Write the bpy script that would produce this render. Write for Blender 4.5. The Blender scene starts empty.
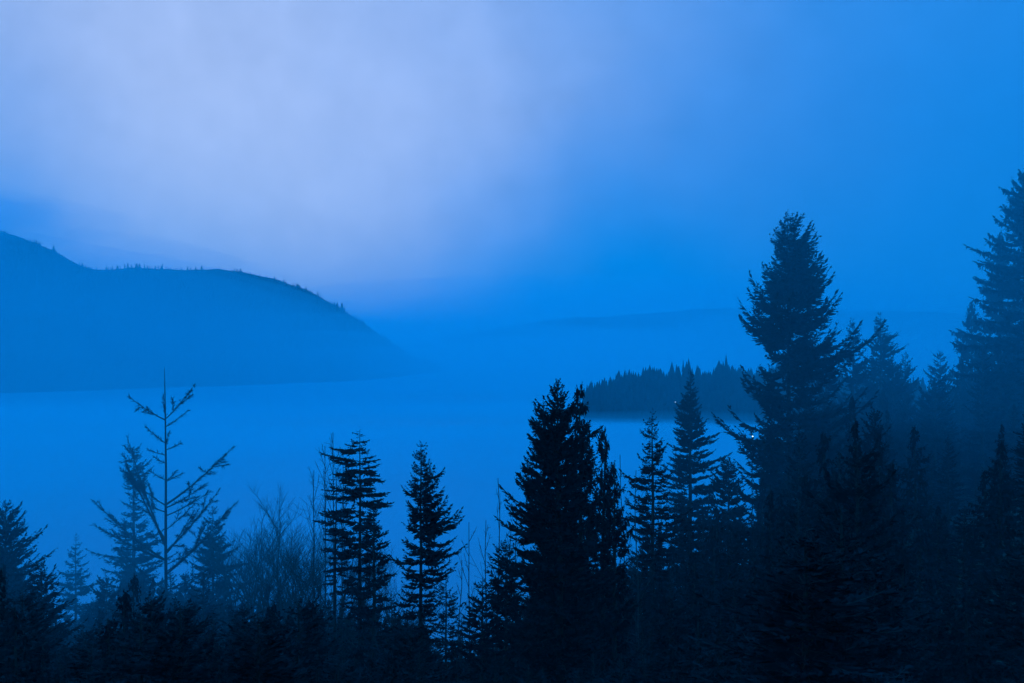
import bpy, math, random
import numpy as np
from mathutils import Vector, noise as mnoise

# ------------------------------------------------------------------ camera, world, sun, exposure
S = bpy.context.scene
C = S.collection
F = 995.0            # focal length in pixels
HOR = 345.0          # pixel row of the horizon
CAMZ = 60.0          # height of the eye above the lake

cam_d = bpy.data.cameras.new('camera')
cam = bpy.data.objects.new('camera', cam_d)
C.objects.link(cam)
cam_d.sensor_width = 36.0
cam_d.lens = 36.0 * F / 1024
cam_d.clip_start = 0.3
cam_d.clip_end = 20000
cam.location = (0, 0, CAMZ)
cam.rotation_euler = (math.radians(90) + math.atan((HOR - 341.5) / F), 0, 0)
S.camera = cam
S.render.resolution_x, S.render.resolution_y = 1024, 683
S.view_settings.view_transform = 'Standard'
S.view_settings.look = 'None'
S.view_settings.exposure = 0.0
S.view_settings.gamma = 1.0
S.view_settings.use_curve_mapping = False
S.render.engine = 'CYCLES'
cy = S.cycles
cy.use_denoising = True
cy.max_bounces = 8
cy.diffuse_bounces = 2
cy.glossy_bounces = 2
cy.volume_bounces = 3
cy.transparent_max_bounces = 32
cy.use_adaptive_sampling = True
cy.adaptive_threshold = 0.01


def direction(px, py):
    v = Vector(((px - 512) / F, 1.0, (HOR - py) / F))
    return v.normalized()


W = bpy.data.worlds.new('World')
S.world = W
W.use_nodes = True
nt = W.node_tree
nt.nodes.clear()
N, L = nt.nodes.new, nt.links.new


def math_node(op, a, b=None, c=None):
    n = N('ShaderNodeMath')
    n.operation = op
    for i, v in enumerate((a, b, c)):
        if v is None:
            continue
        if isinstance(v, (int, float)):
            n.inputs[i].default_value = v
        else:
            L(v, n.inputs[i])
    return n.outputs[0]


out = N('ShaderNodeOutputWorld')
bg = N('ShaderNodeBackground')
bg.inputs['Strength'].default_value = 1.0
L(bg.outputs[0], out.inputs['Surface'])
tc = N('ShaderNodeTexCoord')
# slow waver that breaks up the cloud edges
nz = N('ShaderNodeTexNoise')
nz.inputs['Scale'].default_value = 2.6
nz.inputs['Detail'].default_value = 5
nz.inputs['Roughness'].default_value = 0.5
L(tc.outputs['Generated'], nz.inputs['Vector'])
mp = N('ShaderNodeVectorMath'); mp.operation = 'MULTIPLY_ADD'
L(nz.outputs['Color'], mp.inputs[0])
mp.inputs[1].default_value = (0.3, 0.3, 0.3)
L(tc.outputs['Generated'], mp.inputs[2])
off = N('ShaderNodeVectorMath'); off.operation = 'ADD'
L(mp.outputs[0], off.inputs[0]); off.inputs[1].default_value = (-0.15, -0.15, -0.15)
nrm = N('ShaderNodeVectorMath'); nrm.operation = 'NORMALIZE'
L(off.outputs[0], nrm.inputs[0])


def glow(px, py, sigma_px, amount):
    d = direction(px, py)
    n = N('ShaderNodeVectorMath'); n.operation = 'DOT_PRODUCT'
    L(nrm.outputs[0], n.inputs[0]); n.inputs[1].default_value = d
    k = (F / sigma_px) ** 2
    e = math_node('MULTIPLY', math_node('SUBTRACT', n.outputs['Value'], 1.0), k)
    return math_node('MULTIPLY', math_node('EXPONENT', e), amount)


# the thin place in the overcast where the last daylight comes through
patches = [(90, 0, 235, 0.92), (320, 130, 165, 0.40), (560, 10, 180, 0.22), (900, 10, 150, 0.06), (360, 215, 120, 0.10),
           (-30, 235, 100, -0.58), (540, 310, 130, -0.26)]
tot = None
for p in patches:
    g = glow(*p)
    tot = g if tot is None else math_node('ADD', tot, g)
tot = math_node('MAXIMUM', tot, 0.0)
# base overcast colour, slightly mottled
nz2 = N('ShaderNodeTexNoise')
nz2.inputs['Scale'].default_value = 5.0
nz2.inputs['Detail'].default_value = 7
nz2.inputs['Roughness'].default_value = 0.55
L(nrm.outputs[0], nz2.inputs['Vector'])
nz3 = N('ShaderNodeTexNoise')
nz3.inputs['Scale'].default_value = 22.0
nz3.inputs['Detail'].default_value = 6
nz3.inputs['Roughness'].default_value = 0.6
L(tc.outputs['Generated'], nz3.inputs['Vector'])
mot = math_node('MULTIPLY_ADD', nz2.outputs['Fac'], 0.26, 0.76)
mot = math_node('MULTIPLY_ADD', nz3.outputs['Fac'], 0.22, mot)
base = N('ShaderNodeRGB'); base.outputs[0].default_value = (0.0, 0.248, 0.80, 1)
pale = N('ShaderNodeRGB'); pale.outputs[0].default_value = (0.36, 0.27, 0.09, 1)
v1 = N('ShaderNodeVectorMath'); v1.operation = 'SCALE'
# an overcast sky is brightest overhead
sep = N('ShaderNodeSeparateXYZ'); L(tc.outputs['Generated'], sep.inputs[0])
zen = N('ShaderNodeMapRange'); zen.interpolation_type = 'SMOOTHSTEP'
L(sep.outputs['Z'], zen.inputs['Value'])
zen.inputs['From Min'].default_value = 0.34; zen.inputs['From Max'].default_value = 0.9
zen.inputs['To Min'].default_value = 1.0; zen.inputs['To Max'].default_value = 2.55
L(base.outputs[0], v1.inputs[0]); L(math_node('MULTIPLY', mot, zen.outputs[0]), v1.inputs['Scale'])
v2 = N('ShaderNodeVectorMath'); v2.operation = 'SCALE'
L(pale.outputs[0], v2.inputs[0]); L(math_node('MULTIPLY', tot, math_node('POWER', mot, 1.3)), v2.inputs['Scale'])
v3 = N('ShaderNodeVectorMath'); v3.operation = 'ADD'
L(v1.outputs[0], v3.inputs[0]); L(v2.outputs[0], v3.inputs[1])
# a little of the clear twilight sky above the cloud
sky = N('ShaderNodeTexSky')
sky.sky_type = 'NISHITA'
sky.sun_disc = False
sky.sun_elevation = math.radians(1.0)
sky.sun_rotation = math.radians(-18)
v4 = N('ShaderNodeVectorMath'); v4.operation = 'MULTIPLY'
L(sky.outputs[0], v4.inputs[0]); v4.inputs[1].default_value = (0.0, 0.006, 0.02)
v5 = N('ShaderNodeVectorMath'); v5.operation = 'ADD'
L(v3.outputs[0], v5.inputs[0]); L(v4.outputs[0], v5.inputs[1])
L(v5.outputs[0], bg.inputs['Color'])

sun_d = bpy.data.lights.new('sun', 'SUN')
sun_d.energy = 0.02
sun_d.angle = math.radians(30)
sun_d.color = (0.35, 0.6, 1.0)
sun = bpy.data.objects.new('sun', sun_d)
C.objects.link(sun)
sun.rotation_euler = Vector((-0.3, 1, 0.22)).to_track_quat('Z', 'Y').to_euler()

HAZE_DENSITY = 0.0003
rng = np.random.default_rng(11)
random.seed(5)


# ------------------------------------------------------------------ helpers
def at(px, py, Y):
    return Vector(((px - 512) / F * Y, Y, CAMZ + (HOR - py) / F * Y))


def material(name, col, rough=0.9, var=0.35, scale=6.0, spec=0.1):
    m = bpy.data.materials.new(name)
    m.use_nodes = True
    t = m.node_tree
    b = t.nodes['Principled BSDF']
    b.inputs['Roughness'].default_value = rough
    b.inputs['Specular IOR Level'].default_value = spec
    n = t.nodes.new('ShaderNodeTexNoise')
    n.inputs['Scale'].default_value = scale
    n.inputs['Detail'].default_value = 4
    c = t.nodes.new('ShaderNodeTexCoord')
    t.links.new(c.outputs['Object'], n.inputs['Vector'])
    r = t.nodes.new('ShaderNodeValToRGB')
    r.color_ramp.elements[0].position = 0.3
    r.color_ramp.elements[1].position = 0.7
    r.color_ramp.elements[0].color = (*[v * (1 - var) for v in col], 1)
    r.color_ramp.elements[1].color = (*[v * (1 + var) for v in col], 1)
    t.links.new(n.outputs['Fac'], r.inputs['Fac'])
    t.links.new(r.outputs[0], b.inputs['Base Color'])
    return m


def volume_material(name, density, col, aniso=0.1):
    m = bpy.data.materials.new(name)
    m.use_nodes = True
    t = m.node_tree
    t.nodes.remove(t.nodes['Principled BSDF'])
    v = t.nodes.new('ShaderNodeVolumePrincipled')
    v.inputs['Color'].default_value = (*col, 1)
    v.inputs['Density'].default_value = density
    v.inputs['Anisotropy'].default_value = aniso
    t.links.new(v.outputs[0], t.nodes['Material Output'].inputs['Volume'])
    return m


M = dict(
    bark=material('bark', (0.06, 0.045, 0.035), 0.95, 0.4, 3),
    needles=material('fir_needles', (0.016, 0.018, 0.019), 0.9, 0.4, 0.8, 0.03),
    hemlock=material('hemlock_needles', (0.017, 0.020, 0.021), 0.9, 0.4, 0.8, 0.03),
    twig=material('bare_twigs', (0.09, 0.07, 0.06), 0.9, 0.3, 4),
    soil=material('forest_soil', (0.05, 0.045, 0.03), 1.0, 0.4, 0.3),
    fern=material('undergrowth_leaves', (0.012, 0.014, 0.014), 0.9, 0.5, 2, 0.03),
    wood=material('mountain_forest', (0.025, 0.028, 0.03), 0.95, 0.5, 0.02),
    steel=material('dark_painted_steel', (0.012, 0.012, 0.012), 0.7, 0.1, 5, 0.2),
)


def mesh_from(name, verts, faces):
    me = bpy.data.meshes.new(name)
    verts = np.asarray(verts, dtype=np.float32)
    me.vertices.add(len(verts))
    me.vertices.foreach_set('co', verts.ravel())
    k = faces.shape[1]
    me.loops.add(faces.size)
    me.loops.foreach_set('vertex_index', faces.ravel().astype(np.int32))
    me.polygons.add(len(faces))
    me.polygons.foreach_set('loop_start', np.arange(0, faces.size, k, dtype=np.int32))
    me.polygons.foreach_set('loop_total', np.full(len(faces), k, dtype=np.int32))
    me.update(calc_edges=True)
    me.validate()
    return me


def link(name, me, mat, parent=None, loc=(0, 0, 0)):
    me.materials.clear()
    me.materials.append(mat)
    o = bpy.data.objects.new(name, me)
    C.objects.link(o)
    o.location = loc
    o.parent = parent
    return o


def tag(o, label=None, cat=None, group=None, kind=None):
    if label: o['label'] = label
    if cat: o['category'] = cat
    if group: o['group'] = group
    if kind: o['kind'] = kind
    return o


def empty(name, loc, label, cat, group=None):
    o = bpy.data.objects.new(name, None)
    C.objects.link(o)
    o.location = loc
    o.empty_display_size = 0.5
    return tag(o, label, cat, group)


class Buf:
    """collects triangles / quads as quads"""
    def __init__(s):
        s.v, s.f, s.n = [], [], 0

    def add(s, v, f):
        v = np.asarray(v, float); f = np.asarray(f, int)
        s.v.append(v); s.f.append(f + s.n); s.n += len(v)

    def tube(s, pts, rad, k=5):
        pts = np.asarray(pts, float)
        n = len(pts)
        d = np.gradient(pts, axis=0)
        d /= np.linalg.norm(d, axis=1)[:, None] + 1e-9
        ref = np.array([0.3, 0.1, 1.0]) if abs(d[0, 2]) < 0.8 else np.array([1.0, 0.2, 0.1])
        a = np.cross(d, ref); a /= np.linalg.norm(a, axis=1)[:, None] + 1e-9
        b = np.cross(d, a)
        th = np.arange(k) * 2 * math.pi / k
        rad = np.asarray(rad, float).reshape(n, 1, 1)
        ring = pts[:, None, :] + rad * (np.cos(th)[None, :, None] * a[:, None, :] + np.sin(th)[None, :, None] * b[:, None, :])
        i = np.arange(n - 1)[:, None] * k
        j = np.arange(k)[None, :]
        q = np.stack([i + j, i + (j + 1) % k, i + k + (j + 1) % k, i + k + j], -1).reshape(-1, 4)
        s.add(ring.reshape(-1, 3), q)

    def blades(s, p, d, ln, w, r):
        """diamond sprays: p base points, d unit directions, ln lengths, w widths"""
        n = len(p)
        if n == 0: return
        u = np.cross(d, r.normal(size=(n, 3)))
        u /= np.linalg.norm(u, axis=1)[:, None] + 1e-9
        ln = np.asarray(ln).reshape(-1, 1); w = np.asarray(w).reshape(-1, 1)
        mid = p + d * ln * 0.45
        v = np.stack([p, mid + u * w * 0.5, p + d * ln, mid - u * w * 0.5], 1).reshape(-1, 3)
        f = np.arange(n * 4).reshape(n, 4)
        s.add(v, f)

    def mesh(s, name):
        return mesh_from(name, np.concatenate(s.v), np.concatenate(s.f))


def unit(v):
    return v / (np.linalg.norm(v, axis=-1, keepdims=True) + 1e-9)


# ------------------------------------------------------------------ terrain
def smooth(a, b, x):
    t = min(1, max(0, (x - a) / (b - a)))
    return t * t * (3 - 2 * t)


def ground(x, y):
    z = 58.3 - 0.43 * min(58, max(0, y - 2)) - 0.255 * max(0, y - 60)
    z += 0.42 * max(0, x - 22) * smooth(5, 90, y)
    z += 0.05 * max(0, x)
    z += 1.2 * mnoise.noise(Vector((x * 0.05, y * 0.05, 0))) * smooth(4, 30, y)
    if z < -3: z = -3 + (z + 3) * 0.03
    return z


xs = np.concatenate([np.arange(-900, -120, 30), np.arange(-120, 180, 3.0), np.arange(180, 1500, 30)])
ys = np.concatenate([np.arange(-60, 260, 3.0), np.arange(260, 1200, 25)])
V = np.array([[x, y, ground(x, y)] for y in ys for x in xs])
nx, ny = len(xs), len(ys)
I = (np.arange(ny - 1)[:, None] * nx + np.arange(nx - 1)[None, :])
Fq = np.stack([I, I + 1, I + nx + 1, I + nx], -1).reshape(-1, 4)
tag(link('hillside', mesh_from('hillside', V, Fq), M['soil']), kind='structure')

# lake: one sheet out to the horizon
lake_m = bpy.data.materials.new('lake_water'); lake_m.use_nodes = True
t = lake_m.node_tree; b = t.nodes['Principled BSDF']
b.inputs['Base Color'].default_value = (0.03, 0.07, 0.11, 1)
b.inputs['Roughness'].default_value = 0.28
b.inputs['IOR'].default_value = 1.33
nn = t.nodes.new('ShaderNodeTexNoise'); nn.inputs['Scale'].default_value = 0.25; nn.inputs['Detail'].default_value = 5
tcn = t.nodes.new('ShaderNodeTexCoord'); t.links.new(tcn.outputs['Object'], nn.inputs['Vector'])
bp = t.nodes.new('ShaderNodeBump'); bp.inputs['Strength'].default_value = 0.25; bp.inputs['Distance'].default_value = 0.6
t.links.new(nn.outputs['Fac'], bp.inputs['Height']); t.links.new(bp.outputs[0], b.inputs['Normal'])
R_ = 9000
tag(link('lake_water', mesh_from('lake_water', np.array([[-R_, -R_, 0], [R_, -R_, 0], [R_, R_, 0], [-R_, R_, 0]]), np.array([[0, 1, 2, 3]])), lake_m), kind='structure')


def mountain(name, shore, ridge, depth, seed, rough=6, cols=260, rows=26, xext=None):
    """shore: [(px, Y)], ridge: [(px, py)]; the slope climbs from the shore to a ridge `depth` behind it, then falls away."""
    px = np.linspace(shore[0][0], shore[-1][0], cols)
    Ys = np.interp(px, [s[0] for s in shore], [s[1] for s in shore])
    dp = np.interp(px, [s[0] for s in depth], [s[1] for s in depth])
    py = np.interp(px, [s[0] for s in ridge], [s[1] for s in ridge])
    ker = np.ones(9) / 9
    py = np.convolve(np.pad(py, 4, mode='edge'), ker, 'valid')
    vs = []
    for j in range(rows * 2):
        u = j / (rows - 1)
        for i in range(cols):
            Yr = Ys[i] + dp[i]
            zr = max(1.0, CAMZ + (HOR - py[i]) / F * Yr)
            if u <= 1:
                Y = Ys[i] + dp[i] * u
                z = zr * (u ** 0.85)
                x = (px[i] - 512) / F * Y
            else:
                Y = Yr + dp[i] * (u - 1) * 1.6
                z = zr * max(0.0, 1 - (u - 1)) ** 1.2
                x = (px[i] - 512) / F * Yr
            n = mnoise.fractal(Vector((x * 0.008 + seed, Y * 0.008, 0)), 1.0, 2.1, 5)
            amp = rough * min(1, u * 3) * min(1, z / 20)
            vs.append((x, Y, z + n * amp - (2 if z < 2 else 0)))
    rr = rows * 2
    I = (np.arange(rr - 1)[:, None] * cols + np.arange(cols - 1)[None, :])
    q = np.stack([I, I + 1, I + cols + 1, I + cols], -1).reshape(-1, 4)
    vs = np.array(vs)
    o = link(name, mesh_from(name, vs, q), M['wood'])
    tag(o, kind='structure')
    return vs.reshape(rr, cols, 3)


def far_forest(name, grid, count, hmin, hmax, seed, label, rows=None):
    """small spired trees (two crossed fans of boughs round a spine) seated on the slope"""
    r = np.random.default_rng(seed)
    rr, cc, _ = grid.shape
    rmax = rows or rr - 1
    a = r.uniform(0, rmax - 1.001, count); c = r.uniform(0, cc - 1.001, count)
    ai, ci = a.astype(int), c.astype(int); fa, fc = (a - ai)[:, None], (c - ci)[:, None]
    p = (grid[ai, ci] * (1 - fa) * (1 - fc) + grid[ai + 1, ci] * fa * (1 - fc) + grid[ai, ci + 1] * (1 - fa) * fc + grid[ai + 1, ci + 1] * fa * fc)
    p = p[p[:, 2] > 0.8]
    n = len(p)
    h = (hmin + (hmax - hmin) * r.uniform(0, 1, n) ** 2.2) * np.clip(0.5 + p[:, 2] / 12, 0.5, 1)
    h *= 0.85 + 0.45 * np.sin(p[:, 0] * 0.11 + 1.7 * np.sin(p[:, 0] * 0.037)) * np.sin(p[:, 1] * 0.05 + p[:, 0] * 0.023)
    b = Buf()
    th = np.arange(5) * 2 * math.pi / 5
    fat = r.uniform(0.8, 2.0, (n, 1))
    for lv, (z0, z1, w) in enumerate([(0.0, 0.45, 0.17), (0.25, 0.7, 0.125), (0.5, 1.0, 0.08)]):
        ring = np.zeros((n, 6, 3))
        wob = r.uniform(0.6, 1.4, (n, 5)) * fat
        ring[:, :5, 0] = p[:, None, 0] + np.cos(th + lv)[None] * h[:, None] * w * wob
        ring[:, :5, 1] = p[:, None, 1] + np.sin(th + lv)[None] * h[:, None] * w * wob
        ring[:, :5, 2] = (p[:, 2] + h * z0)[:, None] - 0.5
        ring[:, 5] = p + np.array([0, 0, 1]) * (h * z1)[:, None]
        base = np.arange(n)[:, None] * 6
        f = np.concatenate([np.stack([base[:, 0] + i, base[:, 0] + (i + 1) % 5, base[:, 0] + 5, base[:, 0] + 5], -1) for i in range(5)])
        b.add(ring.reshape(-1, 3), f)
    v = np.concatenate(b.v); f = np.concatenate(b.f)[:, :3]
    o = link(name, mesh_from(name, v, f), M['needles'])
    tag(o, label, 'forest', kind='stuff')
    return o


def shoreY(py): return CAMZ * F / (py - HOR)


g1 = mountain('mountain',
    [(-420, shoreY(397)), (0, shoreY(395)), (220, shoreY(388)), (350, shoreY(383)), (400, shoreY(378)), (430, shoreY(374)), (452, shoreY(371.5))],
    [(-420, 150), (-150, 200), (0, 234), (35, 243), (60, 256), (85, 268), (115, 271), (190, 268), (215, 266), (240, 271), (275, 280), (305, 291), (335, 306), (362, 324), (385, 341), (405, 353), (430, 364), (452, 371.4)],
    [(-420, 300), (0, 230), (220, 180), (350, 110), (430, 40), (452, 8)], 3.3, rough=8)
far_forest('mountain_forest', g1, 20000, 4, 11, 3, 'dim blue forest covering the long mountain on the left shore')
g2 = mountain('far_mountain',
    [(360, 3300), (520, 3400), (760, 3300), (1100, 3100)],
    [(360, 352), (430, 340), (500, 328), (560, 318), (620, 316), (690, 309), (760, 307), (850, 310), (1100, 318)],
    [(360, 200), (1100, 300)], 8.8, cols=120)
g3 = mountain('headland',
    [(584, 775), (590, 760), (620, 745), (700, 725), (800, 700), (1100, 650)],
    [(584, 414), (589, 398), (602, 393), (622, 391), (645, 384), (668, 387), (700, 383), (790, 383), (860, 392), (940, 405), (1100, 412)],
    [(584, 12), (600, 45), (640, 90), (800, 130), (1100, 160)], 5.1, rough=6, cols=200)
far_forest('headland_forest', g3, 8000, 6, 19, 8, 'dark wooded headland running out into the misty lake', rows=36)

# ------------------------------------------------------------------ haze and mist
def box(name, x0, x1, y0, y1, z0, z1, mat):
    v = np.array([[x, y, z] for z in (z0, z1) for y in (y0, y1) for x in (x0, x1)])
    f = np.array([[0, 2, 3, 1], [4, 5, 7, 6], [0, 1, 5, 4], [2, 6, 7, 3], [0, 4, 6, 2], [1, 3, 7, 5]])
    return link(name, mesh_from(name, v, f), mat)


FOGCOL = (0.12, 0.9, 1.0)
tag(box('haze', -9500, 9500, -9400, 9500, -6, 262, volume_material('haze', HAZE_DENSITY, FOGCOL)), kind='stuff')


def mist(loc, radii, density, seed, label, wob=0.22):
    import bmesh
    bm = bmesh.new()
    bmesh.ops.create_icosphere(bm, subdivisions=4, radius=1)
    for v in bm.verts:
        k = 1 + wob * mnoise.fractal(v.co * 1.3 + Vector((seed, 0, 0)), 1, 2, 3)
        v.co = Vector((v.co.x * radii[0], v.co.y * radii[1], v.co.z * radii[2])) * k
    me = bpy.data.meshes.new('mist_bank'); bm.to_mesh(me); bm.free()
    for p in me.polygons: p.use_smooth = True
    o = link('mist_bank', me, volume_material('mist', density, FOGCOL), loc=loc)
    return tag(o, label, 'mist', kind='stuff')




def sheet_volume(name, x0, x1, y0, y1, ztop, zbot, n, mat, label):
    """closed body of mist with an uneven top: ztop(x, y) over zbot"""
    gx = np.linspace(x0, x1, n); gy = np.linspace(y0, y1, n)
    tv = np.array([[x, y, ztop(x, y)] for y in gy for x in gx])
    bv = tv.copy(); bv[:, 2] = zbot
    vv = np.concatenate([tv, bv])
    I = (np.arange(n - 1)[:, None] * n + np.arange(n - 1)[None, :])
    q = np.stack([I, I + 1, I + n + 1, I + n], -1).reshape(-1, 4)
    fs = [q, q[:, ::-1] + n * n]
    for ring in (np.arange(n), np.arange(n)[::-1] + n * (n - 1), np.arange(n)[::-1] * n, np.arange(n) * n + n - 1):
        a, b2 = ring[:-1], ring[1:]
        fs.append(np.stack([b2, a, a + n * n, b2 + n * n], -1))
    o = link(name, mesh_from(name, vv, np.concatenate(fs)), mat)
    return tag(o, label, 'mist', kind='stuff')


# shallow mist on the lake, thinning upwards, and the deep fog that fills the valley beyond the headland
for i, (top, den) in enumerate([(3, 0.050), (5, 0.012), (9, 0.0035)]):
    sheet_volume('lake_mist', -2600, 2600, 150, 5200,
                 lambda x, y: (top + (1.2 - top) * smooth(820, 1120, y) * (i > 0)) * (1 + 0.8 * mnoise.fractal(Vector((x * .0035, y * .006, i * 7.0)), 1, 2, 3)), 0.15 + 0.05 * i, 60,
                 volume_material('lake_mist', den, FOGCOL), 'layer of pale mist lying on the lake')
def fog_top(y0, y1, lo, hi, seed):
    return lambda x, y: lo + (hi - lo) * smooth(y0, y1, y) * (1 + 0.5 * mnoise.fractal(Vector((x * .0013, y * .0012, seed)), 1, 2, 3))


def near_fog_top(hi, mul, seed):
    def f(x, y):
        bank = mul * np.interp(x, [-900, -590, -337, -245, -187, -130, 0], [205, 192, 156, 128, 102, 80, 30])
        h = 24 + (hi - 24) * smooth(860, 1180, y)
        h = h + max(0, bank - h) * smooth(840, 1050, y) * (1 - smooth(1230, 1420, y))
        return h * (1 + 0.35 * smooth(-400, -100, x) * mnoise.fractal(Vector((x * .0030, y * .0016, seed)), 1, 2, 3)
                    + 0.06 * mnoise.noise(Vector((x * .005, y * .004, seed))))
    return f


for k, (hi, mul, den) in enumerate([(55, 0.9, 0.0007), (80, 1.0, 0.0008), (110, 1.08, 0.0007)]):
    sheet_volume('valley_fog', -3000 + k, 3500, 860 + 40 * k, 2350 - 30 * k, near_fog_top(hi, mul, 4.0 + 5 * k), 0.4 + 0.1 * k, 100,
                 volume_material('valley_fog', den, FOGCOL), 'deep blue fog filling the valley beyond the headland')
for k, (top, den) in enumerate([(60, 0.0005), (90, 0.0006), (125, 0.0004), (160, 0.0003)]):
    sheet_volume('valley_fog', -3000 + k, 3500, 2352 + k * 170, 6000, fog_top(2300, 3100, top * .6, top, 9.0 + k * 4), 0.5 + 0.1 * k, 80,
                 volume_material('valley_fog', den, FOGCOL), 'thick fog closing off the far end of the lake')
# cloud on the shoulder of the left mountain and over the far shore
for k, f in enumerate([1.0, 0.8, 0.6, 0.42]):
    mist((-740 + 10 * k, 1150 + k, 215), (250 * f, 170 * f, 46 * f), 0.0013, 6.0 + k, 'low cloud resting on the shoulder of the left mountain', wob=0.3)
for k, f in enumerate([1.0, 0.75, 0.5]):
    mist((330 + 15 * k, 2050 + k, 140), (760 * f, 220 * f, 78 * f), 0.0009, 16.0 + k, 'low cloud hiding the far shore beyond the headland', wob=0.3)

# mist hanging between the trees of the near slope
for k, (f, d, dz) in enumerate([(1.0, 0.0018, 0), (0.82, 0.0020, 4), (0.62, 0.0022, 7)]):
    mist((-66, 96 + k, 42 + dz), (52 * f, 54 * f, 28 * f), d, 1.0 + k, 'mist hanging among the trees at lower left')
for k, (f, d, dz) in enumerate([(1.0, 0.0012, 0), (0.84, 0.0012, 4), (0.68, 0.0012, 7), (0.5, 0.0012, 9)]):
    mist((84, 156 + k, 78 + dz), (92 * f, 80 * f, 56 * f), d, 2.0 + k * 1.7, 'mist blowing over the wooded hillside at right')

# ------------------------------------------------------------------ trees
def conifer_buffers(seed, H, width, step=0.55, per=5, bare=0.08, elev=(0.9, -0.15), droop=0.25, lift=0.15,
                    spray=0.9, sprayw=0.22, dens=7.0, gap=0.1, clump=0.25, trunk_r=None, hang=0.0, lean=0.0, stubs=0.0, fine=1.0, arms=0.25, flat=0.2, armbase=0.86):
    """width(t, side): branch reach in metres at height fraction t, side -1 (left) .. 1 (right)"""
    r = np.random.default_rng(seed)
    trunk, crown = Buf(), Buf()
    R0 = trunk_r or H * 0.012
    tz = np.linspace(0, 1, 14)
    bend = np.cumsum(r.normal(0, 0.012 * H / 14, (14, 2)), 0)
    tp = np.stack([bend[:, 0] + lean * H * tz, bend[:, 1], tz * H], 1)
    tp[0, :2] = 0
    tp[0, 2] = -1.0
    trunk.tube(tp, R0 * (1 - tz) ** 0.85 + 0.015, 7)
    def axis(z):
        return np.array([np.interp(z, tp[:, 2], tp[:, 0]), np.interp(z, tp[:, 2], tp[:, 1]), z])
    z = H * bare
    sec = r.normal(0, 1, 24)
    P, D, Ln, Wd = [], [], [], []
    while z < H * 0.995:
        t = z / H
        a0 = r.uniform(0, 6.28)
        for k in range(per):
            a = a0 + k * 2 * math.pi / per + r.normal(0, 0.3)
            # big missing sections and long limbs come from slow variation round the trunk and up it
            s = sec[int(t * 12) % 12] * math.sin(a + sec[12 + int(t * 9) % 12] * 3)
            if r.random() < gap or (s < -1.15 and r.random() < 0.6): continue
            side = math.cos(a)
            Lb = width(t, side) * (1 + clump * s * 0.6) * r.uniform(0.72, 1.12)
            if Lb < 0.08: continue
            Lb = max(Lb, 0.12)
            e = elev[1] + (elev[0] - elev[1]) * t ** 1.6 + r.normal(0, 0.09)
            Lb *= r.uniform(1.15, 1.4) if r.random() < arms else armbase
            n = 7
            u = np.linspace(0, 1, n)
            hx = Lb * u * math.cos(e)
            hz = Lb * (u * math.sin(e) - droop * u ** 1.4 + lift * u ** 3)
            sw = r.normal(0, 0.08) * Lb * u ** 2
            zz = z + r.uniform(-0.5, 0.5) * step
            base = axis(zz)
            ca, sa = math.cos(a), math.sin(a)
            pts = np.stack([base[0] + ca * hx - sa * sw, base[1] + sa * hx + ca * sw, base[2] + hz], 1)
            trunk.tube(pts, np.linspace(0.012 + Lb * 0.011, 0.006, n), 3)
            if stubs and r.random() < stubs * (1 - t): continue
            m = max(5, int(dens * fine * (Lb / spray) * 2.2 + 4))
            uu = r.uniform(0.06, 1.0, m) ** 0.85
            pp = np.stack([np.interp(uu, u, pts[:, i]) for i in range(3)], 1)
            fw = np.array([ca, sa, 0.0]); sd = np.array([-sa, ca, 0.0])
            sg = r.choice([-1, 1], m)[:, None]
            ang = r.uniform(0.15, 1.0, m)[:, None]
            d = fw * np.cos(ang) + sd * sg * np.sin(ang)
            d[:, 2] += r.normal(-0.1 - hang * .5, flat, m) + lift * 0.8 * uu + (0.5 * t if elev[0] > 0.6 else 0)
            taper = 0.28 + 0.8 * (1 - uu) ** 0.6
            ln = spray * taper * r.uniform(0.5, 1.2, m) * min(1.0, 0.08 + Lb / (spray * 2.4))
            P.append(pp); D.append(unit(d)); Ln.append(ln); Wd.append(ln * sprayw / spray * r.uniform(0.8, 1.5, m))
            # tip spray
            P.append(pts[-1:]); D.append(unit(pts[-1:] - pts[-2:-1])); Ln.append([ln.mean() * 0.8]); Wd.append([sprayw * 0.8])
            if hang:
                mh = max(2, m // 3)
                uh = r.uniform(0.3, 1, mh)
                ph = np.stack([np.interp(uh, u, pts[:, i]) for i in range(3)], 1)
                dh = np.stack([r.normal(0, .15, mh) + ca * 0.25, r.normal(0, .15, mh) + sa * 0.25, -np.ones(mh)], 1)
                P.append(ph); D.append(unit(dh)); Ln.append(spray * hang * r.uniform(0.6, 2.2, mh)); Wd.append(np.full(mh, sprayw * 0.9))
        z += step * (0.55 + 0.75 * (1 - t)) * r.uniform(0.75, 1.25)
    P = np.concatenate(P); D = np.concatenate(D); Ln = np.concatenate(Ln); Wd = np.concatenate(Wd)
    crown.blades(P, D, Ln, Wd, r)
    # second set of finer needles tufts around the sprays
    q = P + D * (Ln * r.uniform(0.2, 0.9, len(Ln)))[:, None]
    d2 = unit(D + r.normal(0, 0.6, D.shape))
    crown.blades(q, d2, Ln * 0.5, Wd * 0.65, r)
    return trunk, crown


class Kind:
    """a tree mesh pair (trunk, crown) with its nominal height"""
    def __init__(s, H, trunk, crown, trunk_mat, crown_mat):
        s.H, s.t, s.c = H, trunk, crown
        s.tm, s.cm = trunk_mat, crown_mat


def make_kind(H, crown_mat='needles', crown_name='crown', **kw):
    t, c = conifer_buffers(kw.pop('seed'), H, kw.pop('width'), **kw)
    tm = t.mesh('trunk'); cm = c.mesh('crown')
    return Kind(H, tm, cm, M['bark'], M[crown_mat])


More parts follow.
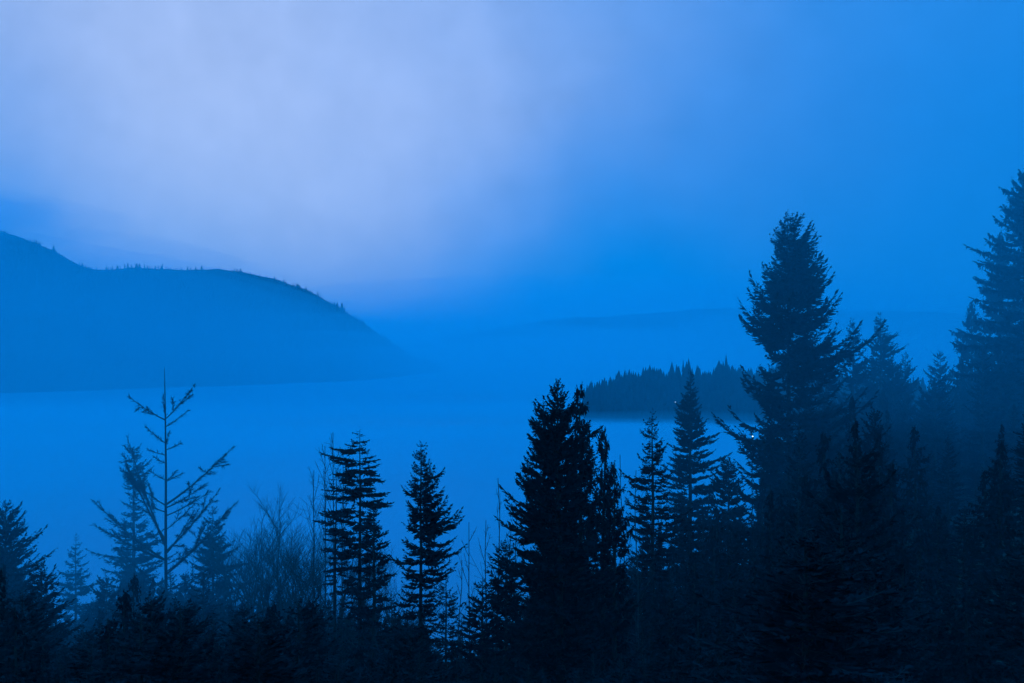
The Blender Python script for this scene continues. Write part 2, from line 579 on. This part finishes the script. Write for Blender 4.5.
def plant(kind, name, loc, height, rot, label, cat, group=None, sx=1.0):
    o = empty(name, loc, label, cat, group)
    s = height / kind.H
    o.scale = (s * sx, s * sx, s)
    o.rotation_euler = (0, 0, rot)
    link('trunk', kind.t, kind.tm, o)
    link('crown', kind.c, kind.cm, o)
    return o


def root(px, Y):
    x = (px - 512) / F * Y
    return Vector((x, Y, ground(x, Y)))


def top_height(px, py, Y):
    r = root(px, Y)
    return CAMZ + (HOR - py) / F * Y - r.z, r


def profile(left, right):
    """left / right: [(height fraction, reach)]"""
    lt, lv = zip(*left); rt, rv = zip(*right)
    def w(t, side):
        a = np.interp(t, lt, lv); b = np.interp(t, rt, rv)
        k = 0.5 + 0.5 * side
        return a * (1 - k) + b * k
    return w


def px_profile(Y, top_py, H, rows):
    """rows: [(py, left px reach, right px reach)] read off the picture, turned into metres for a tree standing at Y"""
    sc = Y / F
    ts = [(1 - (py - top_py) * sc / H, l * sc, r * sc) for py, l, r in rows]
    ts.sort()
    return profile([(a, l) for a, l, r in ts], [(a, r) for a, l, r in ts])


def hero(px, py, Y, rows, name, label, cat, group=None, mat='needles', **kw):
    H, r = top_height(px, py, Y)
    w = px_profile(Y, py, H, rows)
    k = make_kind(H, mat, width=w, **kw)
    return plant(k, name, r, H, 0, label, cat, group)


# the tall fir at right
hero(790, 213, 150, [(213, 0, 0), (225, 8, 10), (250, 19, 22), (275, 24, 28), (300, 25, 42), (325, 30, 46), (345, 34, 42), (370, 35, 42), (400, 37, 44), (430, 42, 46), (470, 58, 56), (560, 60, 60), (700, 50, 50)],
     'fir_tree', 'tallest fir with a broad ragged crown and upswept boughs in the mist right of centre', 'tree', seed=43,
     step=1.05, per=8, bare=0.12, elev=(0.5, -0.1), droop=0.3, lift=0.55, spray=2.2, sprayw=0.5, dens=10, gap=0.2, clump=0.75, arms=0.12, armbase=1.0, trunk_r=0.55)
# centre group
hero(560, 379, 52, [(379, 0, 0), (392, 8, 7), (410, 16, 16), (440, 26, 22), (480, 38, 26), (520, 46, 30), (560, 44, 40), (640, 50, 50), (700, 40, 40)],
     'fir_tree', 'black pointed middle spire of the dense clump in the centre', 'tree', 'fir clump in the centre', seed=7,
     step=0.42, per=7, bare=0.1, elev=(0.8, -0.05), droop=0.3, lift=0.35, spray=0.72, sprayw=0.18, dens=7.5, gap=0.1, clump=0.6, arms=.15, armbase=1.0)
hero(543, 400, 54, [(400, 0, 0), (410, 7, 5), (430, 14, 8), (450, 22, 10), (480, 26, 16), (520, 30, 24), (570, 28, 30), (700, 30, 30)],
     'fir_tree', 'black fir with lumpy boughs on the left side of the central clump', 'tree', 'fir clump in the centre', seed=19,
     step=0.55, per=7, bare=0.1, elev=(0.7, -0.05), droop=0.35, lift=0.35, spray=0.75, sprayw=0.2, dens=8, gap=0.12, clump=0.65, arms=.12, armbase=1.05)
hero(580, 386, 55, [(386, 0, 0), (390, 6, 5), (405, 7, 7), (430, 12, 12), (450, 12, 22), (480, 14, 24), (520, 20, 30), (560, 24, 26), (700, 20, 20)],
     'cedar_tree', 'black cedar with a broken tufted top on the right of the central clump', 'tree', 'fir clump in the centre', seed=23, mat='hemlock',
     step=0.42, per=5, bare=0.1, elev=(0.9, 0.5), droop=0.3, lift=0.1, spray=0.6, sprayw=0.15, dens=6, gap=0.2, clump=0.6, hang=0.45, arms=.3)
hero(601, 428, 58, [(428, 0, 0), (436, 5, 4), (460, 12, 5), (490, 16, 10), (520, 16, 12), (560, 20, 18), (700, 20, 20)],
     'cedar_tree', 'dark leaning cedar with a feathered top just right of the central clump', 'tree', 'fir clump in the centre', seed=29, mat='hemlock', lean=0.01,
     step=0.42, per=5, bare=0.1, elev=(0.9, 0.75), droop=0.15, lift=0.1, spray=0.6, sprayw=0.14, dens=5, gap=0.25, clump=0.6, hang=0.5, arms=.4)
hero(613, 462, 57, [(462, 0, 0), (475, 5, 6), (500, 10, 10), (530, 14, 14), (560, 20, 22), (700, 22, 22)],
     'cedar_tree', 'short dark cedar with drooping sprays at the right foot of the central clump', 'tree', 'fir clump in the centre', seed=31, mat='hemlock',
     step=0.4, per=5, bare=0.1, elev=(0.9, 0.7), droop=0.2, lift=0.1, spray=0.55, sprayw=0.14, dens=5, gap=0.2, clump=0.6, hang=0.4, arms=.4)
# slender pair left of centre
hero(360, 430, 88, [(430, 0, 0), (440, 9, 8), (452, 20, 18), (470, 28, 20), (490, 30, 27), (505, 38, 24), (530, 36, 18), (560, 34, 20), (590, 26, 18), (640, 10, 10), (700, 4, 4)],
     'hemlock_tree', 'slender hemlock with flat shelf-like boughs, left of the cone-shaped spruce', 'tree', seed=12, mat='hemlock',
     step=1.1, per=7, bare=0.25, elev=(0.2, -0.08), droop=0.12, lift=0.06, flat=0.11, spray=0.95, sprayw=0.22, dens=9, gap=0.14, clump=0.35, trunk_r=0.26)
hero(334, 470, 90, [(470, 0, 0), (476, 5, 2), (500, 14, 8), (520, 18, 12), (550, 16, 12), (580, 14, 12), (640, 6, 6), (700, 3, 3)],
     'hemlock_tree', 'thin hemlock half hidden behind the left boughs of the slender shelf-branched hemlock', 'tree', seed=13, mat='hemlock',
     step=1.2, per=6, bare=0.25, elev=(0.15, -0.05), droop=0.1, lift=0.05, flat=0.11, spray=0.9, sprayw=0.2, dens=8, gap=0.18, clump=0.3, trunk_r=0.2)
hero(421, 442, 62, [(442, 0, 0), (452, 5, 5), (470, 11, 11), (490, 17, 20), (510, 20, 28), (530, 22, 34), (548, 24, 38), (570, 24, 30), (600, 24, 24), (700, 18, 18)],
     'spruce_tree', 'dark cone-shaped spruce standing clear of its neighbours with drooping upturned boughs, left of centre', 'tree', seed=15,
     step=0.55, per=8, bare=0.14, elev=(0.6, -0.3), droop=0.3, lift=0.42, flat=0.14, spray=0.7, sprayw=0.16, dens=8, arms=.15, gap=0.1, clump=0.3, trunk_r=0.18)
hero(374, 496, 84, [(496, 0, 0), (508, 5, 5), (525, 11, 11), (550, 15, 20), (580, 18, 24), (620, 20, 20), (700, 12, 12)],
     'spruce_tree', 'shorter spruce with a thin leader between the shelf-branched hemlock and cone-shaped spruce', 'tree', seed=16,
     step=0.7, per=6, bare=0.12, elev=(0.7, 0.0), droop=0.3, lift=0.2, spray=0.8, sprayw=0.2, dens=8, gap=0.12, clump=0.3)
# right of the clump
hero(653, 411, 105, [(411, 0, 0), (425, 7, 6), (445, 14, 12), (470, 22, 18), (500, 28, 22), (540, 30, 26), (620, 28, 28), (700, 20, 20)],
     'spruce_tree', 'dark spruce with ladder-like drooping boughs standing before the misty wooded headland', 'tree', seed=51,
     step=0.95, per=7, bare=0.12, elev=(0.6, -0.25), droop=0.32, lift=0.35, flat=0.14, spray=1.1, sprayw=0.26, dens=8, arms=.15, gap=0.12, clump=0.3)
hero(690, 368, 165, [(368, 0, 0), (375, 3, 3), (392, 8, 7), (415, 16, 12), (440, 20, 22), (480, 28, 28), (540, 34, 34), (620, 30, 30), (700, 20, 20)],
     'fir_tree', 'tall narrow fir with a needle-thin tip rising over the skyline of the wooded headland', 'tree', seed=52,
     step=1.0, per=7, bare=0.12, elev=(0.8, 0.0), droop=0.3, lift=0.2, spray=1.3, sprayw=0.36, dens=8, gap=0.06, clump=0.25)
hero(728, 455, 150, [(455, 0, 0), (470, 12, 12), (500, 22, 22), (560, 28, 28), (700, 24, 24)],
     'fir_tree', 'hazy fir filling the gap at the left foot of the tallest fir', 'tree', seed=53,
     step=1.0, per=6, bare=0.1, elev=(0.8, 0.0), droop=0.3, lift=0.2, spray=1.2, sprayw=0.34, dens=7, gap=0.1, clump=0.3)
for px, py, Y, w, lab, sd in [
        (826, 344, 168, 26, 'misty fir whose ragged top leans against the right side of the tallest fir', 61),
        (853, 318, 185, 22, 'faint fir with a blunt top, first in the mist right of the tallest fir', 62),
        (880, 312, 195, 26, 'faint fir with a sharp top, second in the mist right of the tallest fir', 63),
        (906, 350, 215, 26, 'pale fir barely visible in mist, third to the right of the tallest fir', 64),
        (940, 352, 225, 30, 'pale fir lost in blowing mist below the tall trees at the right edge', 65)]:
    hero(px, py, Y, [(py, 0, 0), (py + 12, w * .25, w * .25), (py + 45, w * .7, w * .7), (py + 90, w, w), (py + 250, w * 1.2, w * 1.2)],
         'fir_tree', lab, 'tree', 'firs fading into the mist on the right hillside', seed=sd,
         step=1.4, per=6, bare=0.12, elev=(0.8, 0.05), droop=0.3, lift=0.25, spray=1.6, sprayw=0.45, dens=6.5, gap=0.12, clump=0.4)
for px, py, Y, w, lab, sd in [
        (1030, 165, 175, 62, 'giant misty fir cut by the right edge of the picture, its crown of feathery boughs', 71),
        (1000, 232, 200, 34, 'tall pale fir standing just inside the giant fir at the right edge', 72),
        (972, 300, 215, 32, 'lower pale fir at the left foot of the two tall trees at the right edge', 73)]:
    hero(px, py, Y, [(py, 0, 0), (py + 15, w * .2, w * .2), (py + 60, w * .6, w * .6), (py + 120, w, w), (py + 350, w * 1.1, w * 1.1)],
         'fir_tree', lab, 'tree', 'firs fading into the mist on the right hillside', seed=sd,
         step=1.4, per=7, bare=0.12, elev=(0.8, 0.0), droop=0.32, lift=0.2, spray=1.7, sprayw=0.45, dens=7, gap=0.1, clump=0.35, hang=0.3)

# left group
hero(133, 447, 125, [(447, 0, 0), (455, 6, 8), (475, 14, 14), (490, 12, 12), (500, 5, 5), (515, 12, 12), (540, 24, 26), (570, 34, 34), (610, 40, 36), (700, 40, 40)],
     'spruce_tree', 'hazy spruce with a dense tufted top directly behind and left of the gaunt open-branched sapling', 'tree', 'hazy trees at the left', seed=81,
     step=0.9, per=6, bare=0.1, elev=(0.6, 0.0), droop=0.2, lift=0.2, spray=1.0, sprayw=0.22, dens=7, gap=0.12, clump=0.35)
hero(213, 506, 120, [(506, 0, 0), (515, 5, 6), (530, 12, 12), (560, 24, 30), (600, 34, 34), (700, 34, 34)],
     'spruce_tree', 'hazy spruce with a spiky top between the gaunt sapling and the round bare tree', 'tree', 'hazy trees at the left', seed=82,
     step=0.8, per=6, bare=0.1, elev=(0.6, 0.05), droop=0.2, lift=0.2, spray=0.9, sprayw=0.2, dens=7, gap=0.12, clump=0.35)
hero(6, 507, 84, [(505, 0, 0), (512, 10, 10), (530, 20, 24), (560, 30, 36), (600, 40, 46), (700, 45, 50)],
     'fir_tree', 'dark bushy fir cut by the left edge of the picture', 'tree', 'hazy trees at the left', seed=83,
     step=0.6, per=6, bare=0.05, elev=(0.7, 0.1), droop=0.15, lift=0.2, spray=0.8, sprayw=0.16, dens=5.5, gap=0.12, clump=0.4)
hero(77, 532, 130, [(532, 0, 0), (545, 4, 4), (565, 10, 10), (590, 20, 20), (700, 30, 30)],
     'spruce_tree', 'faint thin-topped spruce in the gap between the left edge and the hazy tufted spruce', 'tree', 'hazy trees at the left', seed=84,
     step=0.8, per=6, bare=0.1, elev=(0.6, 0.0), droop=0.2, lift=0.2, spray=0.9, sprayw=0.2, dens=7, gap=0.15, clump=0.35)
hero(43, 560, 75, [(560, 0, 0), (572, 10, 10), (590, 20, 20), (630, 30, 30), (700, 36, 36)],
     'fir_tree', 'low dark fir right of the bushy fir at the left edge', 'tree', 'hazy trees at the left', seed=85,
     step=0.5, per=6, bare=0.05, elev=(0.6, 0.1), droop=0.15, lift=0.2, spray=0.7, sprayw=0.16, dens=7, gap=0.12, clump=0.4)
hero(446, 570, 95, [(570, 0, 0), (580, 5, 5), (600, 11, 11), (640, 18, 18), (700, 20, 20)],
     'spruce_tree', 'small hazy spruce at the foot of the cone-shaped spruce, on its right', 'tree', seed=86,
     step=0.7, per=6, bare=0.05, elev=(0.6, 0.1), droop=0.2, lift=0.2, spray=0.8, sprayw=0.18, dens=7, gap=0.12, clump=0.3)
hero(506, 540, 58, [(540, 0, 0), (550, 8, 8), (570, 16, 16), (600, 24, 24), (700, 26, 26)],
     'fir_tree', 'small black fir tucked against the left foot of the central clump', 'tree', seed=87,
     step=0.45, per=6, bare=0.05, elev=(0.6, 0.1), droop=0.2, lift=0.2, spray=0.6, sprayw=0.15, dens=7, gap=0.1, clump=0.3)
hero(482, 578, 60, [(578, 0, 0), (590, 9, 9), (610, 18, 18), (650, 26, 26), (700, 26, 26)],
     'fir_tree', 'low black fir under the thin bare poles left of the central clump', 'tree', seed=88,
     step=0.45, per=6, bare=0.05, elev=(0.6, 0.1), droop=0.2, lift=0.2, spray=0.6, sprayw=0.15, dens=7, gap=0.1, clump=0.3)


# the gaunt young fir in front of the left group: boughs drawn as (height px row, side reach px, tip row, depth)
def gaunt():
    Y = 105.0
    H, r0 = top_height(165, 368, Y)
    o = empty('young_fir', r0, 'gaunt open-branched sapling with a long bare leader, standing above the trees at lower left', 'tree')
    sc = Y / F
    Z = lambda row: H - (row - 368) * sc
    rr = np.random.default_rng(4)
    tb, cb = Buf(), Buf()
    zz = np.array([-1, 0.1 * H, 0.3 * H, 0.5 * H, 0.7 * H, 0.85 * H, 0.93 * H, H])
    tb.tube(np.stack([np.array([0, .1, .15, .1, .12, .05, 0, -.06]), zz * 0, zz], 1), [.24, .21, .18, .15, .11, .08, .055, .02], 7)
    boughs = [(420, -40, 397, .3), (419, 33, 384, -.4), (427, 19, 411, .8), (443, -22, 427, .4), (450, 13, 444, .6), (455, -14, 449, -.8), (418, -3, 396, .2),
              (463, -12, 458, .5), (447, 4, 433, -.3), (480, -18, 471, .5), (481, 20, 472, -.7), (482, 8, 472, 1.2),
              (505, 65, 448, .2), (508, 52, 478, -.9), (516, 40, 494, .6), (505, -38, 480, .3), (512, -30, 490, -.9), (530, 22, 508, 1.0),
              (552, 52, 490, .2), (555, 34, 508, -.5), (545, -52, 440, .5), (540, -36, 452, -.3), (560, -80, 503, .3), (560, -60, 520, -.6),
              (575, 62, 507, .6), (572, 40, 540, -.8), (590, -45, 560, .5), (590, 48, 566, -.4), (545, -20, 536, 1.1), (565, 26, 550, 1.2), (605, -50, 588, .2), (610, 44, 596, -.2)]
    for row, dx, tip, dp in boughs:
        n = 7; u = np.linspace(0, 1, n)
        ex = dx * sc; ez = (row - tip) * sc; L_ = math.hypot(ex, ez)
        x = ex * u; z = Z(row) + ez * u ** 1.08 - 0.02 * L_ * np.sin(np.pi * u); y = dp * L_ * 0.6 * u
        pts = np.stack([x + 0.05, y, z], 1)
        tb.tube(pts, np.linspace(0.03 + 0.009 * L_, 0.015, n), 4)
        big = L_ > 3
        m = int(24 + L_ * 20)
        uu = rr.uniform(0.15 if big else 0.05, 1, m)
        pp = np.stack([np.interp(uu, u, pts[:, i]) for i in range(3)], 1)
        fw = unit((pts[-1] - pts[0])[None])[0]
        d = unit(fw[None] * 1.1 + rr.normal(0, 0.5, (m, 3)))
        cb.blades(pp, d, rr.uniform(0.25, 0.6, m), np.full(m, 0.06), rr)
        if big:
            for k in range(int(L_ * 0.8)):
                uk = rr.uniform(0.25, 0.9)
                p0 = np.array([np.interp(uk, u, pts[:, i]) for i in range(3)])
                lt = L_ * (1.05 - uk) * rr.uniform(0.3, 0.6)
                dd = unit((fw + rr.normal(0, 0.45, 3) + np.array([0, 0, -0.1]))[None])[0]
                q = p0[None] + dd[None] * (np.linspace(0, 1, 4)[:, None] * lt)
                tb.tube(q, [0.03, 0.025, 0.02, 0.01], 3)
                mm = int(lt * 34)
                if mm:
                    pk = p0[None] + dd[None] * rr.uniform(0.05, 1, (mm, 1)) * lt
                    cb.blades(pk, unit(dd[None] * 1.1 + rr.normal(0, 0.5, (mm, 3))), rr.uniform(0.25, 0.6, mm), np.full(mm, 0.06), rr)
    link('trunk', tb.mesh('trunk'), M['bark'], o)
    link('crown', cb.mesh('crown'), M['needles'], o)


gaunt()


# bare broadleaf trees
def bare_tree(px, py, Y, spread, label, cat='tree', stems=5, seed=1, twigs=5, levels=4, upright=0.25, group=None, name='bare_tree', twig_r=0.012):
    H, r0 = top_height(px, py, Y)
    o = empty(name, r0, label, cat, group)
    rr = np.random.default_rng(seed)
    tb, cb = Buf(), Buf()

    def grow(p, d, ln, rad, lv):
        n = 5
        pts = [p]
        for i in range(n - 1):
            d = unit((d + rr.normal(0, 0.09, 3) + np.array([0, 0, 0.04 * upright]))[None])[0]
            pts.append(pts[-1] + d * ln / (n - 1))
        pts = np.array(pts)
        (tb if lv < 2 else cb).tube(pts, np.linspace(rad, rad * 0.55, n), 5 if lv < 2 else 3)
        if lv >= levels: return
        k = twigs if lv > 0 else twigs + 2
        for i in range(k):
            u = rr.uniform(0.45, 1.0) if i else 1.0
            q = np.array([np.interp(u * (n - 1), np.arange(n), pts[:, j]) for j in range(3)])
            side = rr.normal(0, 1, 3); side[2] = abs(side[2]) * 0.3
            nd = unit((d * 0.8 + unit(side[None])[0] * (0.78 if i else 0.25) + np.array([0, 0, 0.12]))[None])[0]
            grow(q, nd, ln * rr.uniform(0.42, 0.62), max(twig_r, rad * 0.42), lv + 1)
    base = np.array([0, 0, -0.5])
    tr = H * 0.014
    for s_ in range(stems):
        a = rr.uniform(0, 6.28)
        tilt = spread * rr.uniform(0.2, 1.0) if stems > 1 else 0.02
        d = unit(np.array([[math.cos(a) * tilt, math.sin(a) * tilt, 1.0]]))[0]
        grow(base, d, H * rr.uniform(0.46, 0.56), tr * (1.3 if stems == 1 else 0.8), 0)
    # fit to the wanted height
    zs = max(v[:, 2].max() for v in tb.v + cb.v)
    for v in tb.v + cb.v: v *= H / zs
    link('trunk', tb.mesh('trunk'), M['twig'], o)
    link('twigs', cb.mesh('twigs'), M['twig'], o)
    return o


bare_tree(277, 480, 112, 0.20, 'round-headed bare tree with a haze of fine twigs, left of the slender hemlock', stems=3, seed=3, twigs=6, levels=4, twig_r=0.012)
bare_tree(243, 520, 116, 0.22, 'lower bare tree leaning out on the left of the round-headed bare tree', stems=3, seed=9, twigs=5, levels=4, twig_r=0.012)
bare_tree(300, 512, 100, 0.18, 'bushy bare tree between the round-headed bare tree and the thin hemlock', stems=3, seed=14, twigs=5, levels=4, twig_r=0.012)
bare_tree(345, 530, 96, 0.2, 'bare thicket tree at the foot of the slender hemlock', stems=3, seed=15, twigs=5, levels=4, twig_r=0.012)
bare_tree(395, 560, 90, 0.2, 'low bare tree between the slender hemlock and the cone-shaped spruce', stems=3, seed=17, twigs=5, levels=4, twig_r=0.012)


def pole(px, py, Y, label, seed, n=14, reach=0.16, kink=0.02, group='thin bare poles'):
    H, r0 = top_height(px, py, Y)
    o = empty('bare_pole_tree', r0, label, 'tree', group)
    rr = np.random.default_rng(seed)
    tb, cb = Buf(), Buf()
    k = 9
    zz = np.linspace(0, H, k); zz[0] = -0.5
    wob = np.cumsum(rr.normal(0, kink * H / k * 2, (k, 2)), 0) * 0.6
    wob -= wob[-1] * np.linspace(0, 1, k)[:, None] ** 2
    tp = np.stack([wob[:, 0], wob[:, 1], zz], 1)
    tb.tube(tp, np.linspace(Y / F * 1.1, Y / F * 0.3, k), 5)
    for i in range(n):
        u = 0.35 + 0.63 * (i / n) ** 0.8
        p = np.array([np.interp(u * H, zz, tp[:, j]) for j in range(3)])
        a = rr.uniform(0, 6.28)
        d = unit(np.array([[math.cos(a), math.sin(a) * .7, rr.uniform(1.2, 2.6)]]))[0]
        ln = H * reach * 1.5 * rr.uniform(0.4, 1.1) * (1.15 - u)
        q = p + d * np.linspace(0, 1, 5)[:, None] * ln
        q[:, 2] += np.linspace(0, 1, 5) ** 2 * ln * 0.15
        cb.tube(q, np.linspace(Y / F * 0.35, Y / F * 0.15, 5), 3)
        for j in range(4):
            s_ = q[rr.integers(1, 4)]
            d2 = unit((d + rr.normal(0, 0.5, 3))[None])[0]
            cb.tube(s_ + d2 * np.linspace(0, 1, 3)[:, None] * ln * rr.uniform(.2, .5), np.full(3, Y / F * 0.14), 3)
    link('trunk', tb.mesh('trunk'), M['twig'], o)
    link('twigs', cb.mesh('twigs'), M['twig'], o)


pole(333, 432, 118, 'tallest bare pole tree rising just left of the slender hemlock', 1, 18, .22)
pole(325, 446, 120, 'bare pole tree second from the slender hemlock, a little shorter than the tallest pole', 2, 16, .22)
pole(314, 470, 120, 'bare pole tree third from the slender hemlock, right of the round-headed bare tree', 3, 16, .24)
pole(343, 452, 122, 'faint bare pole tree showing through the left boughs of the slender hemlock', 4, 14, .2)
pole(469, 522, 64, 'thin bare pole with a small forked top, nearest to the cone-shaped spruce', 5, 9, .2)
pole(486, 520, 66, 'thin straight bare pole in the middle of the gap left of the central clump', 6, 10, .2)
pole(498, 478, 63, 'tallest and crooked bare pole in the gap left of the central clump', 7, 10, .2, .05)
pole(517, 512, 62, 'bare pole close against the left boughs of the central clump', 8, 9, .2, .04)
pole(462, 560, 64, 'short leaning bare pole under the right boughs of the cone-shaped spruce', 9, 7, .2, .06)
pole(511, 530, 61, 'short bare pole between the crooked pole and the central clump', 10, 9, .22, .05)
pole(620, 455, 63, 'crooked bare pole showing right of the dark feathered cedar', 11, 9, .22, .05)
pole(636, 470, 66, 'thin bare pole between the central clump and the ladder-boughed spruce', 12, 9, .2, .03)

# ------------------------------------------------------------------ the dark mass of trees on the slope
w1 = lambda t, s: 3.1 * (1 - t) ** 0.8 * (1 if t > .1 else .7)
w2 = lambda t, s: 4.0 * (1 - t) ** 0.65
w3 = lambda t, s: 2.6 * (1 - t) ** 0.9
kinds = [
    make_kind(14, seed=101, width=w1, step=0.5, per=6, bare=0.04, elev=(0.7, 0.0), droop=0.25, lift=0.25, spray=0.8, sprayw=0.22, dens=6, gap=0.12, clump=0.4),
    make_kind(14, seed=102, width=w2, step=0.55, per=6, bare=0.03, elev=(0.8, 0.15), droop=0.25, lift=0.25, spray=0.9, sprayw=0.25, dens=6, gap=0.15, clump=0.5),
    make_kind(14, 'hemlock', seed=103, width=w3, step=0.45, per=6, bare=0.04, elev=(0.5, -0.15), droop=0.3, lift=0.15, spray=0.7, sprayw=0.19, dens=6.5, gap=0.12, clump=0.35, hang=0.3),
    make_kind(14, 'hemlock', seed=104, width=w1, step=0.6, per=5, bare=0.1, elev=(0.6, 0.0), droop=0.4, lift=0.3, spray=0.9, sprayw=0.22, dens=6, gap=0.2, clump=0.5, hang=0.4),
]
SK = [(-60, 500), (0, 520), (20, 535), (40, 575), (62, 600), (85, 590), (105, 560), (125, 545), (150, 560), (200, 560), (235, 585), (255, 575), (290, 560), (330, 585), (350, 590),
      (380, 580), (410, 590), (440, 605), (470, 610), (500, 590), (520, 545), (560, 510), (600, 515), (630, 530), (655, 500), (700, 470), (735, 490), (760, 450), (800, 395),
      (840, 375), (870, 345), (900, 358), (925, 362), (950, 350), (985, 320), (1024, 270), (1090, 210)]
skx, sky_ = zip(*SK)
GROUPS = {
    'left': ('firs crowding the slope at lower left', 'hazy dark fir in the crowd filling the lower left corner'),
    'mid': ('firs crowding the slope at bottom centre', 'near-black fir in the crowd along the bottom left of the central clump'),
    'right': ('firs in the black mass at lower right', 'black fir in the unlit mass of trees at lower right'),
    'hill': ('misty firs covering the right hillside', 'blue misty fir among the many covering the right hillside'),
}
rr = np.random.default_rng(77)
count = 0
for band, (Y0, Y1, n, dpy) in enumerate([(160, 225, 84, 0), (120, 160, 52, 20), (80, 120, 60, 44), (48, 80, 60, 76), (26, 48, 48, 118), (84, 135, 130, 12), (170, 230, 110, 4)]):
    for i in range(n):
        px = -40 + 1110 * (i + rr.uniform(0.1, 0.9)) / n
        if band == 5 and (px > 560 or 425 < px < 530): continue
        if band == 6 and (px < 800 or px > 1000): continue
        if band == 0 and (px < 560 or (px < 790 and i % 2)): continue
        if px < 150 and band == 4: px += 0
        Y = rr.uniform(Y0, Y1)
        sky_row = np.interp(px, skx, sky_)
        k = (0.24 if band in (3, 4) else 0.38) if px < 500 else 1.0
        if px > 860: k = 1 + 2.0 * min(1, (px - 860) / 60)
        py = sky_row + dpy * k + rr.uniform(0, 38)
        if 440 < px < 515: py = max(py, 612 + rr.uniform(0, 25))
        if band == 1 and px > 950: py += 50
        H, r0 = top_height(px, py, Y)
        if r0.z < 0.6: continue
        if H < 2.2: continue
        if H > 46: H = 46 * rr.uniform(.85, 1)
        key = 'left' if px < 300 else 'mid' if px < 530 else ('hill' if band in (0, 1, 6) and px > 780 else 'right')
        kd = kinds[rr.integers(0, len(kinds))]
        plant(kd, 'fir_tree', r0 - Vector((0, 0, .3)), H, rr.uniform(0, 6.28), GROUPS[key][1], 'tree', GROUPS[key][0], sx=float(np.clip(16 / H, 0.8, 2.6)) ** 0.6 * rr.uniform(.9, 1.25))
        count += 1
print('fill trees', count)

# undergrowth: fern, salal and sapling clumps covering the slope below the camera
ub = Buf()
nP = 5200
Yp = rr.uniform(5, 75, nP) ** 1.0
Xp = rr.uniform(-0.75, 0.8, nP) * (Yp + 6)
for x, y in zip(Xp, Yp):
    g = ground(x, y)
    m = 9
    h = rr.uniform(0.5, 1.5) * (0.6 if y < 12 else 1)
    a = rr.uniform(0, 6.28, m)
    d = unit(np.stack([np.cos(a), np.sin(a), rr.uniform(0.5, 1.8, m)], 1))
    ub.blades(np.tile([[x, y, g - 0.05]], (m, 1)) + rr.normal(0, .15, (m, 3)) * [1, 1, 0], d, rr.uniform(.5, 1.1, m) * h, np.full(m, 0.16), rr)
tag(link('undergrowth', ub.mesh('undergrowth'), M['fern']), 'dark ferns and brush covering the slope under the trees', 'undergrowth', kind='stuff')


# ------------------------------------------------------------------ two distant pinprick lights
def lamp(px, py, Y, size, power, label, hmin=5):
    p = at(px, py, Y)
    g = ground(p.x, p.y) if Y < 400 else max(1.0, p.z - 9)
    g = min(g, p.z - hmin) if Y >= 400 else g
    o = empty('lamp_post', (p.x, p.y, g), label, 'lamp')
    h = p.z - g
    b = Buf(); b.tube([[0, 0, -0.3], [0, 0, h * .5], [0, 0, h + size]], [0.07, 0.06, 0.05], 8); link('post', b.mesh('post'), M['steel'], o)
    b = Buf(); b.tube([[0, 0, h + size], [0, -size * 2, h + size * 1.3], [0, -size * 4, h + size * 1.2]], [0.02, 0.02, 0.02], 6); link('arm', b.mesh('arm'), M['steel'], o)
    import bmesh
    bm = bmesh.new(); bmesh.ops.create_uvsphere(bm, u_segments=12, v_segments=8, radius=size)
    bmesh.ops.translate(bm, verts=bm.verts, vec=(0, -size * 4, h))
    me = bpy.data.meshes.new('bulb'); bm.to_mesh(me); bm.free()
    m = bpy.data.materials.new('lit_bulb'); m.use_nodes = True
    pb = m.node_tree.nodes['Principled BSDF']
    pb.inputs['Emission Color'].default_value = (0.55, 0.85, 1, 1)
    pb.inputs['Emission Strength'].default_value = power
    link('bulb', me, m, o)
    b = Buf(); b.tube([[0, -size * 4, h + size * 0.6], [0, -size * 4, h + size * 1.1], [0, -size * 4, h + size * 1.5]], [size * 1.7, size * 1.4, size * .3], 12)
    link('lamp_shade', b.mesh('lamp_shade'), M['steel'], o)


lamp(752, 436, 139, 0.085, 5.0, 'tiny bright white light shining in front of the tallest fir')
lamp(675, 402, 640, 0.3, 2.2, 'faint far light on the wooded headland beside the tall narrow fir')
